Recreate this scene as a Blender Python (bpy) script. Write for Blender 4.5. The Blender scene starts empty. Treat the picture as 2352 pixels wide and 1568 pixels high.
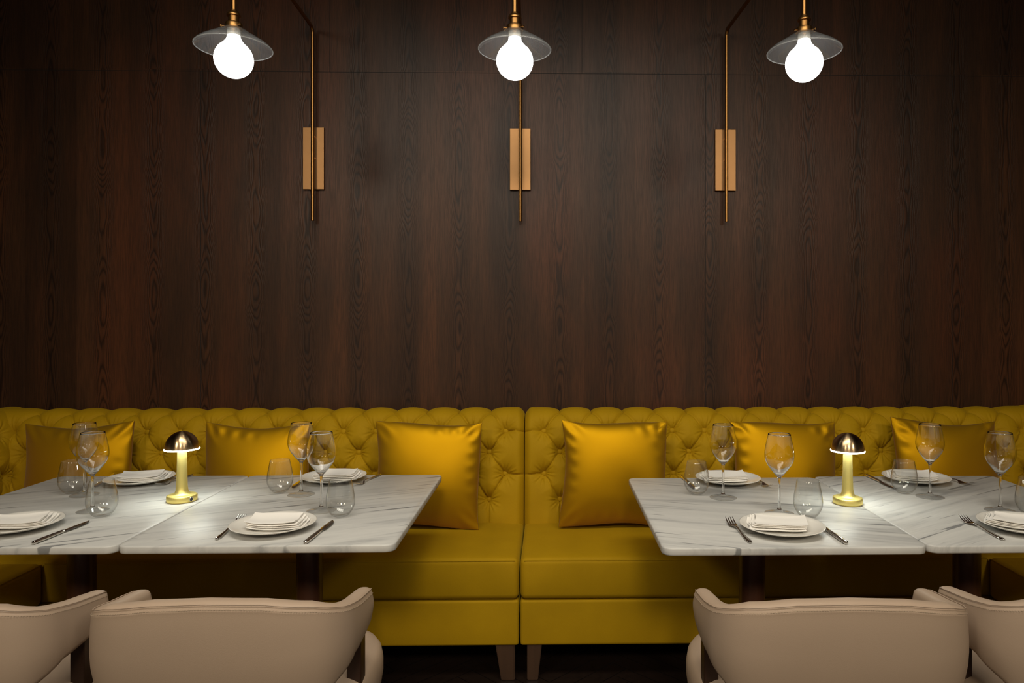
import bpy, bmesh, math, random
import numpy as np
from mathutils import Vector, Matrix
random.seed(4); rng = np.random.default_rng(7)
sc = bpy.context.scene; COL = sc.collection; PI = math.pi
D2R = math.radians
# ------------------------------------------------------------------ camera model
W, H = 2352, 1568
F = 1650.0; CX, CY = 1294.0, 733.0; YAW = 0.0195; CH = 1.35
cs, sn = math.cos(YAW), math.sin(YAW)
def atz(px, py, z):            # point of the horizontal plane z
    d = (z - CH) * F / (CY - py); u = (px - CX) / F
    return Vector((d * (u * cs + sn), d * (cs - u * sn), z))
def aty(px, py, Y):            # point of the vertical plane Y
    u = (px - CX) / F; d = Y / (cs - u * sn)
    return Vector((d * (u * cs + sn), Y, CH + (CY - py) / F * d))
cam = bpy.data.cameras.new('camera'); co = bpy.data.objects.new('camera', cam); COL.objects.link(co)
co.location = (0, 0, CH); co.rotation_euler = (PI / 2, 0, -YAW)
cam.sensor_width = 36; cam.sensor_fit = 'HORIZONTAL'; cam.lens = 36 * F / W
cam.shift_x = (W / 2 - CX) / W; cam.shift_y = (CY - H / 2) / W
cam.clip_start = 0.05; sc.camera = co
# ------------------------------------------------------------------ materials
class N:
    def __init__(s, name):
        s.m = bpy.data.materials.new(name); s.m.use_nodes = True; s.nt = s.m.node_tree
        for n in list(s.nt.nodes): s.nt.nodes.remove(n)
        s.out = s.nt.nodes.new('ShaderNodeOutputMaterial')
        s.p = s.nt.nodes.new('ShaderNodeBsdfPrincipled'); s.nt.links.new(s.p.outputs[0], s.out.inputs[0])
    def n(s, t, **k):
        n = s.nt.nodes.new(t)
        for a, b in k.items(): setattr(n, a, b)
        return n
    def l(s, a, b): s.nt.links.new(a, b)
    def put(s, sock, v):
        if v is None: return
        if hasattr(v, 'is_output'): s.l(v, sock)
        else: sock.default_value = v
    def math(s, op, a, b=None, c=None, clamp=False):
        n = s.n('ShaderNodeMath', operation=op, use_clamp=clamp)
        for i, v in enumerate((a, b, c)): s.put(n.inputs[i], v)
        return n.outputs[0]
    def coord(s, kind='Object', scale=(1, 1, 1), rot=(0, 0, 0), loc=(0, 0, 0)):
        t = s.n('ShaderNodeTexCoord'); m = s.n('ShaderNodeMapping')
        m.inputs['Scale'].default_value = scale; m.inputs['Rotation'].default_value = rot; m.inputs['Location'].default_value = loc
        s.l(t.outputs[kind], m.inputs[0]); return m.outputs[0]
    def noise(s, vec, scale=5, detail=4, rough=.5, dist=0, dim='3D'):
        n = s.n('ShaderNodeTexNoise', noise_dimensions=dim)
        if dim == '1D': s.put(n.inputs['W'], vec)
        else: s.put(n.inputs['Vector'], vec)
        n.inputs['Scale'].default_value = scale; n.inputs['Detail'].default_value = detail
        n.inputs['Roughness'].default_value = rough; n.inputs['Distortion'].default_value = dist
        return n.outputs[0]
    def ramp(s, f, stops, interp='LINEAR'):
        n = s.n('ShaderNodeValToRGB'); n.color_ramp.interpolation = interp; e = n.color_ramp.elements
        while len(e) > 1: e.remove(e[0])
        e[0].position, e[0].color = stops[0][0], c4(stops[0][1])
        for p, c in stops[1:]:
            x = e.new(p); x.color = c4(c)
        s.put(n.inputs[0], f); return n.outputs[0]
    def mix(s, f, a, b, blend='MIX'):
        n = s.n('ShaderNodeMix', data_type='RGBA', blend_type=blend)
        s.put(n.inputs[0], f); s.put(n.inputs[6], c4(a) if isinstance(a, tuple) else a); s.put(n.inputs[7], c4(b) if isinstance(b, tuple) else b)
        return n.outputs[2]
    def bump(s, h, strength=.3, dist=.002):
        n = s.n('ShaderNodeBump'); n.inputs['Strength'].default_value = strength; n.inputs['Distance'].default_value = dist
        s.l(h, n.inputs['Height']); s.l(n.outputs[0], s.p.inputs['Normal'])
    def set(s, **k):
        for a, v in k.items():
            s.put(s.p.inputs[a.replace('_', ' ')], c4(v) if isinstance(v, tuple) else v)
        return s
def c4(c): return tuple(c) if len(c) == 4 else (c[0], c[1], c[2], 1)

def m_velvet():
    s = N('mustard velvet'); v = s.coord()
    a = s.noise(v, 6, 5, .6); b = s.noise(s.coord(scale=(260, 260, 700)), 1, 2)
    c = s.mix(s.math('MULTIPLY_ADD', a, .7, s.math('MULTIPLY', b, .35), clamp=True), (.285, .162, .0015), (.43, .255, .0025))
    s.set(Base_Color=c, Roughness=.75, Sheen_Weight=.25, Sheen_Roughness=.35, Sheen_Tint=(.8, .6, .05), Specular_IOR_Level=.15)
    s.bump(b, .25, .0006); return s.m
def m_satin():
    s = N('golden satin'); b = s.noise(s.coord(scale=(300, 300, 900)), 1, 2)
    a = s.noise(s.coord(), 5, 3)
    s.set(Base_Color=s.mix(a, (.39, .205, .001), (.47, .25, .0015)), Roughness=.5, Metallic=.75, Specular_IOR_Level=.12,
          Sheen_Weight=.1)
    s.bump(b, .15, .0004); return s.m
def m_leather(name='cream leather', col=(.415, .308, .225)):
    s = N(name); v = s.coord(); n = s.n('ShaderNodeTexVoronoi'); s.l(v, n.inputs[0]); n.inputs['Scale'].default_value = 700
    a = s.noise(v, 5, 4)
    s.set(Base_Color=s.mix(a, tuple(x * .93 for x in col), tuple(x * 1.06 for x in col)), Roughness=.52, Specular_IOR_Level=.35)
    s.bump(n.outputs[0], .12, .0006); return s.m
def m_wood_wall():
    s = N('dark stained oak veneer'); t = s.n('ShaderNodeTexCoord'); sep = s.n('ShaderNodeSeparateXYZ'); s.l(t.outputs['Object'], sep.inputs[0])
    x, z = sep.outputs[0], sep.outputs[2]
    P = .2375
    xs = s.math('ADD', x, 40.0 + WOFF)
    leaf = s.math('FLOOR', s.math('DIVIDE', xs, P))
    up = s.math('GREATER_THAN', z, 2.522)
    wob = s.noise(s.coord(scale=(2, 1, 5)), 1.5, 3)
    xl = s.math('ADD', s.math('SUBTRACT', s.math('MULTIPLY', s.math('FRACT', s.math('DIVIDE', xs, P)), P), P / 2), s.math('MULTIPLY_ADD', wob, .03, -.015))
    fz = s.n('ShaderNodeCombineXYZ'); s.put(fz.inputs[0], s.math('MULTIPLY', leaf, .13)); s.put(fz.inputs[2], z); s.put(fz.inputs[1], s.math('MULTIPLY', up, 7.3))
    f = s.noise(fz.outputs[0], 1.6, 1.5, .4)
    x2 = s.math('MULTIPLY', xl, xl)
    fine = s.noise(s.coord(scale=(60, 1, 3.2)), 1, 4, .6)
    ph = s.math('ADD', s.math('ADD', s.math('MULTIPLY', x2, 2300), s.math('MULTIPLY', f, 30)), s.math('MULTIPLY', fine, .9))
    ring = s.math('MULTIPLY_ADD', s.math('SINE', s.math('MULTIPLY', ph, 2 * PI)), .5, .5)
    ring = s.math('POWER', ring, 2.2)
    fade = s.math('SUBTRACT', 1.0, s.math('DIVIDE', s.math('ABSOLUTE', xl), .062), clamp=True)
    ring = s.math('MULTIPLY', ring, s.math('POWER', fade, .6))
    por = s.noise(s.coord(scale=(420, 1, 12)), 1, 3, .65)
    mid = s.noise(s.coord(scale=(9, 1, .9)), 1, 3, .6)
    c = s.ramp(mid, [(.3, (.040, .0175, .0085)), (.5, (.056, .0235, .0105)), (.68, (.084, .032, .0130))])
    blot = s.noise(s.coord(scale=(2.6, 1, .8)), 1, 3, .55)
    c = s.mix(s.ramp(blot, [(.5, (0, 0, 0)), (.68, (1, 1, 1))]), c, (.088, .029, .0115))
    c = s.mix(s.ramp(por, [(.40, (0, 0, 0)), (.68, (.62, .62, .62))]), c, (.014, .006, .003), 'MIX')
    c = s.mix(s.math('MULTIPLY', ring, .8), c, (.010, .0045, .0025))
    # leaf to leaf tone and panel joints
    wn = s.n('ShaderNodeTexWhiteNoise', noise_dimensions='2D'); cb = s.n('ShaderNodeCombineXYZ'); s.put(cb.inputs[0], leaf); s.put(cb.inputs[1], up)
    s.l(cb.outputs[0], wn.inputs[0])
    tone = s.math('MULTIPLY_ADD', wn.outputs[0], .36, .72)
    cc = s.n('ShaderNodeVectorMath', operation='SCALE'); s.l(c, cc.inputs[0]); s.l(tone, cc.inputs['Scale'])
    s.set(Base_Color=cc.outputs[0], Roughness=s.math('MULTIPLY_ADD', por, .2, .30), Specular_IOR_Level=.27)
    h = s.math('SUBTRACT', s.math('MULTIPLY', por, .6), s.math('MULTIPLY', ring, .8))
    s.bump(h, .35, .0012); return s.m
def m_darkwood(name='dark stained wood', c1=(.020, .009, .005), c2=(.045, .018, .009), r=.4):
    s = N(name); a = s.noise(s.coord(scale=(40, 40, 3)), 1, 4, .6)
    s.set(Base_Color=s.mix(a, c1, c2), Roughness=r); s.bump(a, .15, .001); return s.m
def m_marble(name, ang, seed, sgn):
    s = N(name); v = s.coord(rot=(0, 0, ang), loc=(seed, seed * .7, 0))
    mp = s.n('ShaderNodeMapping'); mp.inputs['Scale'].default_value = (1.6, 15, 3); s.l(v, mp.inputs[0])
    a = s.noise(mp.outputs[0], 1.6, 7, .62, .5)
    c = s.ramp(a, [(.26, (.27, .27, .265)), (.38, (.42, .42, .41)), (.47, (.50, .497, .48)), (.66, (.56, .555, .53))])
    m2 = s.n('ShaderNodeMapping'); m2.inputs['Scale'].default_value = (1.5, 26, 2.5); m2.inputs['Location'].default_value = (3.1, 1.7, 0); s.l(v, m2.inputs[0])
    b = s.noise(m2.outputs[0], 1.5, 5, .6, .3)
    thin = s.ramp(b, [(.27, (1, 1, 1)), (.36, (0, 0, 0))])
    big = s.noise(v, 3.2, 2); gate = s.ramp(big, [(.42, (0, 0, 0)), (.56, (1, 1, 1))])
    c = s.mix(s.math('MULTIPLY', s.math('MULTIPLY', thin, gate), .65), c, (.17, .175, .175))
    m3 = s.n('ShaderNodeMapping'); m3.inputs['Scale'].default_value = (2.2, 40, 3); m3.inputs['Location'].default_value = (9, 2, 4); s.l(v, m3.inputs[0])
    d = s.noise(m3.outputs[0], 1.5, 2, .5, .1)
    c = s.mix(s.math('MULTIPLY', s.ramp(d, [(.665, (0, 0, 0)), (.70, (1, 1, 1))]), .8), c, (.13, .135, .14))
    s.set(Base_Color=c, Roughness=.40, Specular_IOR_Level=.35)
    return s.m
def m_brass(name, col, rough, aniso=0.0, metallic=1.0):
    s = N(name); a = s.noise(s.coord(scale=(8, 8, 8)), 3, 3)
    s.set(Base_Color=s.mix(a, tuple(x * .88 for x in col), col), Metallic=metallic, Roughness=rough, Anisotropic=aniso)
    if aniso:
        t = s.n('ShaderNodeTangent', direction_type='RADIAL', axis='Z'); s.l(t.outputs[0], s.p.inputs['Tangent'])
    return s.m
def m_plain(name, col, rough=.5, **k):
    s = N(name); a = s.noise(s.coord(), 14, 3)
    s.set(Base_Color=s.mix(a, tuple(x * .96 for x in col), col), Roughness=rough, **k); return s.m
def m_glass(name='clear glass'):
    s = N(name); g = s.n('ShaderNodeBsdfGlass'); g.inputs['IOR'].default_value = 1.5; g.inputs['Roughness'].default_value = 0
    g.inputs['Color'].default_value = (1, 1, 1, 1)
    s.l(g.outputs[0], s.out.inputs[0]); return s.m
def m_thin(name='thin clear glass', white=0.0, ior=1.5, edge=(.55, .55, .53)):
    s = N(name); tr = s.n('ShaderNodeBsdfTransparent'); tr.inputs[0].default_value = (.985, .988, .985, 1)
    gl = s.n('ShaderNodeBsdfGlossy'); gl.inputs['Roughness'].default_value = .015
    fr = s.n('ShaderNodeFresnel'); geo = s.n('ShaderNodeNewGeometry')
    # both faces of the thin wall meet air, so both use the outer index
    s.l(s.math('MULTIPLY_ADD', geo.outputs['Backfacing'], 1 / ior - ior, ior), fr.inputs[0])
    mx = s.n('ShaderNodeMixShader'); s.l(fr.outputs[0], mx.inputs[0]); lw = s.n('ShaderNodeLayerWeight'); lw.inputs[0].default_value = .5
    s.l(s.mix(s.math('POWER', lw.outputs['Facing'], 5), (.985, .988, .985), edge), tr.inputs[0]); s.l(tr.outputs[0], mx.inputs[1]); s.l(gl.outputs[0], mx.inputs[2])
    last = mx.outputs[0]
    if white:
        df = s.n('ShaderNodeBsdfDiffuse'); df.inputs[0].default_value = (.9, .92, .92, 1)
        m2 = s.n('ShaderNodeMixShader'); m2.inputs[0].default_value = white; s.l(last, m2.inputs[1]); s.l(df.outputs[0], m2.inputs[2]); last = m2.outputs[0]
    s.l(last, s.out.inputs[0]); return s.m
def m_emit(name, col, st):
    s = N(name); e = s.n('ShaderNodeEmission'); e.inputs[0].default_value = c4(col); e.inputs[1].default_value = st
    s.l(e.outputs[0], s.out.inputs[0]); return s.m

SEAM_X = aty(1045, 500, 3.40).x
WOFF = -SEAM_X % .2375
VELVET = m_velvet(); SATIN = m_satin(); LEATHER = m_leather(); STITCH = m_plain('beige stitching', (.38, .29, .20), .7)
WALL = m_wood_wall(); DARK = m_darkwood(); COLUMN = m_darkwood('bronze table column', (.05, .020, .011), (.075, .028, .014), .3)
SOFALEG = m_darkwood('walnut sofa leg', (.035, .017, .008), (.075, .036, .017), .5)
BRONZE = m_brass('aged brass', (.33, .17, .055), .36); PLATEM = m_brass('satin bronze plate', (.35, .19, .082), .42)
DOME = m_brass('brushed brass dome', (.66, .47, .27), .27, .8); GOLD = m_brass('brushed gold', (.86, .72, .24), .45, .3, .85); DOME.node_tree.nodes['Principled BSDF'].inputs['Anisotropic Rotation'].default_value = .25
STEEL = m_brass('polished steel', (.70, .67, .62), .10); CHROME = m_brass('chrome', (.8, .8, .8), .1)
CERAMIC = m_plain('white glazed ceramic', (.78, .755, .70), .18, Specular_IOR_Level=.5)
LINEN = m_plain('white linen', (.88, .85, .80), .9, Sheen_Weight=.2)
GLASS = m_glass(); THIN = m_thin('thin clear glass', 0, 1.6); FOOTG = m_thin('glass foot', .01, 1.42, (.80, .80, .79)); SHADEG = m_thin('clear glass shade', .030, 1.5); RIMG = m_thin('glass shade lip', .16, 1.5)
BULB = m_emit('opal bulb glow', (1, .97, .92), 4.2); LED = m_emit('lamp diffuser glow', (.95, 1, .92), 24)
BLACK = m_plain('black plastic', (.01, .01, .01), .4)
GROUT = m_plain('dark floor joint', (.004, .003, .003), .8)
PLASTER = m_plain('dark ceiling paint', (.05, .04, .035), .9)
# ------------------------------------------------------------------ object helpers
def mesh_obj(name, bm_or_me, mat, parent=None, smooth=True, angle=None, loc=None):
    if isinstance(bm_or_me, bmesh.types.BMesh):
        me = bpy.data.meshes.new(name); bm_or_me.normal_update(); bm_or_me.to_mesh(me); bm_or_me.free()
    else: me = bm_or_me
    if mat is not None and len(me.materials) == 0: me.materials.append(mat)
    me.polygons.foreach_set('use_smooth', [smooth] * len(me.polygons))
    if smooth and angle: me.set_sharp_from_angle(angle=D2R(angle))
    o = bpy.data.objects.new(name, me); COL.objects.link(o)
    if parent: o.parent = parent
    if loc: o.location = loc
    return o
def tag(o, label, cat, group=None):
    o['label'] = label; o['category'] = cat
    if group: o['group'] = group
    return o
def thing(name, label, cat, loc=(0, 0, 0), rz=0, group=None):
    o = bpy.data.objects.new(name, None); COL.objects.link(o); o.location = loc; o.rotation_euler = (0, 0, rz)
    o.empty_display_size = .05
    return tag(o, label, cat, group)
def dup(root, loc, rz, label):
    def cp(o, parent):
        c = o.copy(); COL.objects.link(c); c.parent = parent
        for ch in o.children: cp(ch, c)
        return c
    r = cp(root, None); r.location = loc; r.rotation_euler = (0, 0, rz); r['label'] = label
    return r
def struct(name, bm, mat, smooth=False):
    o = mesh_obj(name, bm, mat, None, smooth); o['kind'] = 'structure'; return o
def box(bm, x0, x1, y0, y1, z0, z1, r=0, seg=3):
    g = bmesh.ops.create_cube(bm, size=1); vs = g['verts']
    for v in vs: v.co = Vector(((x0 + x1) / 2 + v.co.x * (x1 - x0), (y0 + y1) / 2 + v.co.y * (y1 - y0), (z0 + z1) / 2 + v.co.z * (z1 - z0)))
    if r:
        es = list({e for v in vs for e in v.link_edges})
        bmesh.ops.bevel(bm, geom=es + vs, offset=r, segments=seg, profile=.5, affect='EDGES')
    return bm
def lathe(bm, prof, seg=48, cx=0, cy=0, closed=False):
    """prof: (r, z) points; r == 0 makes a pole"""
    rings = []
    for r, z in prof:
        if r <= 1e-6: rings.append([bm.verts.new((cx, cy, z))])
        else: rings.append([bm.verts.new((cx + r * math.cos(2 * PI * i / seg), cy + r * math.sin(2 * PI * i / seg), z)) for i in range(seg)])
    pr = list(zip(rings, rings[1:])) + ([(rings[-1], rings[0])] if closed else [])
    for a, b in pr:
        for i in range(seg):
            j = (i + 1) % seg
            if len(a) == 1 and len(b) == 1: continue
            if len(a) == 1: f = (a[0], b[j], b[i])
            elif len(b) == 1: f = (a[i], a[j], b[0])
            else: f = (a[i], a[j], b[j], b[i])
            bm.faces.new(f)
    bmesh.ops.recalc_face_normals(bm, faces=bm.faces); return bm
def tube(bm, pts, r, seg=12, caps=True):
    pts = [Vector(p) for p in pts]; rings = []; up = None
    rr = r if hasattr(r, '__len__') else [r] * len(pts)
    for i, p in enumerate(pts):
        d = (pts[min(i + 1, len(pts) - 1)] - pts[max(i - 1, 0)]).normalized()
        if up is None:
            up = Vector((0, 0, 1)) if abs(d.z) < .9 else Vector((1, 0, 0))
        a = d.cross(up).normalized(); up = a.cross(d).normalized()
        rings.append([bm.verts.new(p + rr[i] * (math.cos(2 * PI * k / seg) * a + math.sin(2 * PI * k / seg) * up)) for k in range(seg)])
    for A, B in zip(rings, rings[1:]):
        for k in range(seg): bm.faces.new((A[k], A[(k + 1) % seg], B[(k + 1) % seg], B[k]))
    if caps: bm.faces.new(rings[0][::-1]); bm.faces.new(rings[-1])
    return bm
def loft(bm, secs, seg=12, e=2.0):
    """secs: (centre Vector, half width (x), half thickness (z)); sections lie in the x-z plane, running along y"""
    rings = []
    for c, w, t in secs:
        ring = []
        for k in range(seg):
            a = 2 * PI * k / seg; ca, sa = math.cos(a), math.sin(a)
            ring.append(bm.verts.new((c[0] + w * math.copysign(abs(ca) ** (2 / e), ca), c[1], c[2] + t * math.copysign(abs(sa) ** (2 / e), sa))))
        rings.append(ring)
    for A, B in zip(rings, rings[1:]):
        for k in range(seg): bm.faces.new((A[k], A[(k + 1) % seg], B[(k + 1) % seg], B[k]))
    bm.faces.new(rings[0][::-1]); bm.faces.new(rings[-1])
    bmesh.ops.recalc_face_normals(bm, faces=bm.faces); return bm
def smoothstep(a, b, x):
    t = np.clip((x - a) / (b - a), 0, 1); return t * t * (3 - 2 * t)
def interp(xs, ys, x): return float(np.interp(x, xs, ys))
def catmull(pts, n):
    P = [Vector(p) for p in pts]; P = [2 * P[0] - P[1]] + P + [2 * P[-1] - P[-2]]; out = []
    for i in range(1, len(P) - 2):
        for k in range(n):
            t = k / n; a, b, c, d = P[i - 1], P[i], P[i + 1], P[i + 2]
            out.append(.5 * (2 * b + (c - a) * t + (2 * a - 5 * b + 4 * c - d) * t * t + (3 * b - a - 3 * c + d) * t ** 3))
    out.append(P[-2]); return out
def grid_mesh(name, V, closed_u=False, closed_v=False):
    """V: (nu, nv, 3) array -> mesh"""
    nu, nv = V.shape[:2]; idx = np.arange(nu * nv).reshape(nu, nv)
    iu = np.arange(nu if closed_u else nu - 1); iv = np.arange(nv if closed_v else nv - 1)
    A, B = np.meshgrid(iu, iv, indexing='ij'); A1 = (A + 1) % nu; B1 = (B + 1) % nv
    f = np.stack([idx[A, B], idx[A1, B], idx[A1, B1], idx[A, B1]], -1).reshape(-1, 4)
    me = bpy.data.meshes.new(name); me.from_pydata(V.reshape(-1, 3).tolist(), [], f.tolist()); me.validate(); return me
# ------------------------------------------------------------------ setting
WY = 3.40
bm = bmesh.new(); box(bm, -3.3, 3.1, WY, WY + .1, 0, 3.3); wall = struct('wall_back', bm, WALL)
# thin shadow joints between the veneer panels
bm = bmesh.new()
zs = aty(1176, 168, WY).z
box(bm, -3.3, 3.1, WY - .0006, WY + .01, zs - .0011, zs + .0011)
for k in range(-2, 4):
    x = SEAM_X + k * 1.1875
    if -3.2 < x < 3: box(bm, x - .0009, x + .0009, WY - .0006, WY + .01, .1, zs)
    if -3.2 < x + .6 < 3: box(bm, x + .6 - .0008, x + .6 + .0008, WY - .0006, WY + .01, zs, 3.3)
struct('trim_1', bm, GROUT)
bm = bmesh.new(); box(bm, -3.3, 3.1, -3.0, WY + .1, -.06, -.004)
floor = struct('floor', bm, GROUT)
bm = bmesh.new()       # herringbone boards
L, B = .42, .07; s2 = math.sqrt(.5)
R45 = Matrix.Rotation(PI / 4, 3, 'Z')
for i in range(-70, 71):
    for j in range(-14, 15):
        for k in range(2):
            if k == 0: x0, y0, w, h = i * B + j * 2 * L * .5 * 1.0, i * B - j * L, L, B
            else: x0, y0, w, h = i * B + j * L + L, i * B - j * L + B - L, B, L
            c = R45 @ Vector((x0 + w / 2, y0 + h / 2, 0))
            if not (-3.1 < c.x < 2.9 and -.6 < c.y < 3.3): continue
            g = .0015
            q = [R45 @ Vector(p) for p in ((x0 + g, y0 + g, 0), (x0 + w - g, y0 + g, 0), (x0 + w - g, y0 + h - g, 0), (x0 + g, y0 + h - g, 0))]
            if any(p.y > 3.39 for p in q): continue
            bm.faces.new([bm.verts.new((p.x, p.y, 0)) for p in q])
o = mesh_obj('floor_boards', bm, m_darkwood('black stained oak floor', (.008, .005, .004), (.022, .013, .009), .3), None, False)
o.name = 'floor'; o['kind'] = 'structure'
bm = bmesh.new(); box(bm, -3.3, 3.1, -3, WY + .1, 3.3, 3.4); struct('ceiling', bm, PLASTER)
bm = bmesh.new(); box(bm, -3.4, -3.3, -3, WY + .1, 0, 3.3); struct('wall_left', bm, PLASTER)
bm = bmesh.new(); box(bm, 3.1, 3.2, -3, WY + .1, 0, 3.3); struct('wall_right', bm, PLASTER)
# ------------------------------------------------------------------ tufted banquette
SY, SZ = 2.67, .466
PROF = np.array([(3.150, .40), (3.152, .47), (3.160, .56), (3.170, .66), (3.182, .76), (3.192, .83), (3.206, .872), (3.228, .898), (3.262, .910), (3.305, .908), (3.338, .892), (3.352, .86), (3.354, .76), (3.354, .40)])
PROF[:, 0] += .013
def resample(P, n):
    P = np.array([list(v) for v in catmull([(a, b, 0) for a, b in P], 12)])[:, :2]
    d = np.r_[0, np.cumsum(np.linalg.norm(np.diff(P, axis=0), axis=1))]
    s = np.linspace(0, d[-1], n); return np.c_[np.interp(s, d, P[:, 0]), np.interp(s, d, P[:, 1])], s
NV = 300
PP, PS = resample(PROF, NV)
TT = np.gradient(PP, axis=0); TT /= np.linalg.norm(TT, axis=1)[:, None]; NN = np.c_[-TT[:, 1], TT[:, 0]]
front = PS < PS[np.argmax(PP[:, 1])] + .02
def s_at_z(z): 
    k = np.argmax(PP[:, 1]); return float(np.interp(z, PP[:k, 1], PS[:k]))
ROWS = [s_at_z(.556), s_at_z(.668), s_at_z(.762), s_at_z(.852), s_at_z(.9085)]     # D C B A and the valleys of the roll
PT = .1441
def back_mesh(name, u0, u1, cols, start_half=True, end_half=True, ends=(True, True)):
    """cols: x of the valley columns (rows B, D and roll valleys); returns mesh and button places (u, row)"""
    nu = int((u1 - u0) / .0033) + 1; U = np.linspace(u0, u1, nu)
    halfs = [c + PT / 2 for c in cols[:-1]]
    if start_half: halfs = [cols[0] - PT / 2] + halfs
    if end_half: halfs = halfs + [cols[-1] + PT / 2]
    btn = [(c, ROWS[0]) for c in cols] + [(c, ROWS[2]) for c in cols] + [(h, ROWS[1]) for h in halfs] + [(h, ROWS[3]) for h in halfs]
    seg = []
    def near(x, L): return [y for y in L if abs(y - x) < PT * .75]
    for c in cols:
        for h in near(c, halfs):
            seg += [(c, ROWS[0], h, ROWS[1]), (h, ROWS[1], c, ROWS[2]), (c, ROWS[2], h, ROWS[3]), (h, ROWS[3], c, ROWS[4])]
        seg += [(c, 0, c, ROWS[0]), (c, ROWS[4], c, ROWS[4] + .12)]
    if ends[0]:
        for r in (1, 3): seg.append((u0, ROWS[r] - .004, halfs[0], ROWS[r]))
    if ends[1]:
        for r in (1, 3): seg.append((halfs[-1], ROWS[r], u1, ROWS[r] - .004))
    UU, SS = np.meshgrid(U, PS, indexing='ij')
    db = np.full(UU.shape, 9.); ang = np.zeros(UU.shape); ds = np.full(UU.shape, 9.); wid = np.full(UU.shape, 0.)
    for i, (bu, bs) in enumerate(btn):
        m = (np.abs(U - bu) < .14)
        d = np.hypot(UU[m] - bu, SS[m] - bs); a = np.arctan2(SS[m] - bs, UU[m] - bu) + i * 1.7
        k = d < db[m]; t = db[m]; t[k] = d[k]; db[m] = t; t = ang[m]; t[k] = a[k] * 1.0 + 0; ang[m] = t
    for (a, b, c, d) in seg:
        lo, hi = min(a, c) - .08, max(a, c) + .08; m = (U > lo) & (U < hi)
        if not m.any(): continue
        ex, ey = c - a, d - b; L2 = ex * ex + ey * ey
        t = np.clip(((UU[m] - a) * ex + (SS[m] - b) * ey) / L2, 0, 1)
        dd = np.hypot(UU[m] - a - t * ex, SS[m] - b - t * ey)
        ds[m] = np.minimum(ds[m], dd)
    dt = np.full(UU.shape, 9.)
    for c in cols:
        m = np.abs(U - c) < .1; dt[m] = np.minimum(dt[m], np.hypot(UU[m] - c, (SS[m] - ROWS[4]) * .45))
    h = .037 * (1 - np.exp(-(db / .034) ** 1.25))
    h -= .0095 * np.exp(-ds / .0030) + .0060 * np.exp(-(ds / .020) ** 1.2)
    h -= .013 * np.exp(-(dt / .032) ** 1.5)
    wr = np.exp(-((db - .026) / .021) ** 2) * (.55 * np.sin(ang * 13) + .45 * np.sin(ang * 21 + 1.0))
    h += .0038 * wr * smoothstep(.008, .016, db)
    # rounded vertical ends
    for side, ue in ((0, u0), (1, u1)):
        if ends[side]:
            e = np.abs(UU - ue); h -= .030 * np.clip(1 - e / .035, 0, 1) ** 2.2
    kt = np.argmax(PP[:, 1])
    fade = 1 - smoothstep(PS[kt] + .05, PS[kt] + .16, SS); h *= np.clip(fade, 0, 1)
    V = np.zeros(UU.shape + (3,)); V[..., 0] = UU
    V[..., 1] = PP[None, :, 0] + NN[None, :, 0] * h; V[..., 2] = PP[None, :, 1] + NN[None, :, 1] * h
    me = grid_mesh(name, V)
    # close the ends
    bm = bmesh.new(); bm.from_mesh(me); bpy.data.meshes.remove(me); bm.verts.ensure_lookup_table()
    nvv = len(PS)
    for i0 in (0, (nu - 1) * nvv):
        ring = [bm.verts[i0 + j] for j in range(nvv)]; bm.faces.new(ring)
    bm.faces.new([bm.verts[i * nvv] for i in range(nu)] + [bm.verts[i * nvv + nvv - 1] for i in range(nu - 1, -1, -1)])
    bmesh.ops.recalc_face_normals(bm, faces=bm.faces)
    me = bpy.data.meshes.new(name); bm.to_mesh(me); bm.free(); me.materials.append(VELVET)
    return me, btn
bb = bmesh.new(); lathe(bb, [(0, .0068), (.006, .0062), (.0105, .0038), (.0130, 0), (.0115, -.004), (0, -.006)], 20)
BTN = bpy.data.meshes.new('button'); bb.to_mesh(BTN); bb.free(); BTN.materials.append(VELVET)
for p in BTN.polygons: p.use_smooth = True
def add_back(parent, me, btn, loc=(0, 0, 0), rz=0, ulim=None):
    b = mesh_obj('backrest', me, None, parent, True); b.location = loc; b.rotation_euler = (0, 0, rz)
    me.set_sharp_from_angle(angle=D2R(70))
    for u, s in btn:
        if ulim and not (ulim[0] < u < ulim[1]): continue
        y = np.interp(s, PS, PP[:, 0]); z = np.interp(s, PS, PP[:, 1]); n = Vector((0, np.interp(s, PS, NN[:, 0]), np.interp(s, PS, NN[:, 1])))
        o = bpy.data.objects.new('button', BTN); COL.objects.link(o); o.parent = b
        o.location = Vector((u, y, z)) - n * .0045; o.rotation_euler = n.to_track_quat('Z', 'Y').to_euler()
    return b
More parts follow.
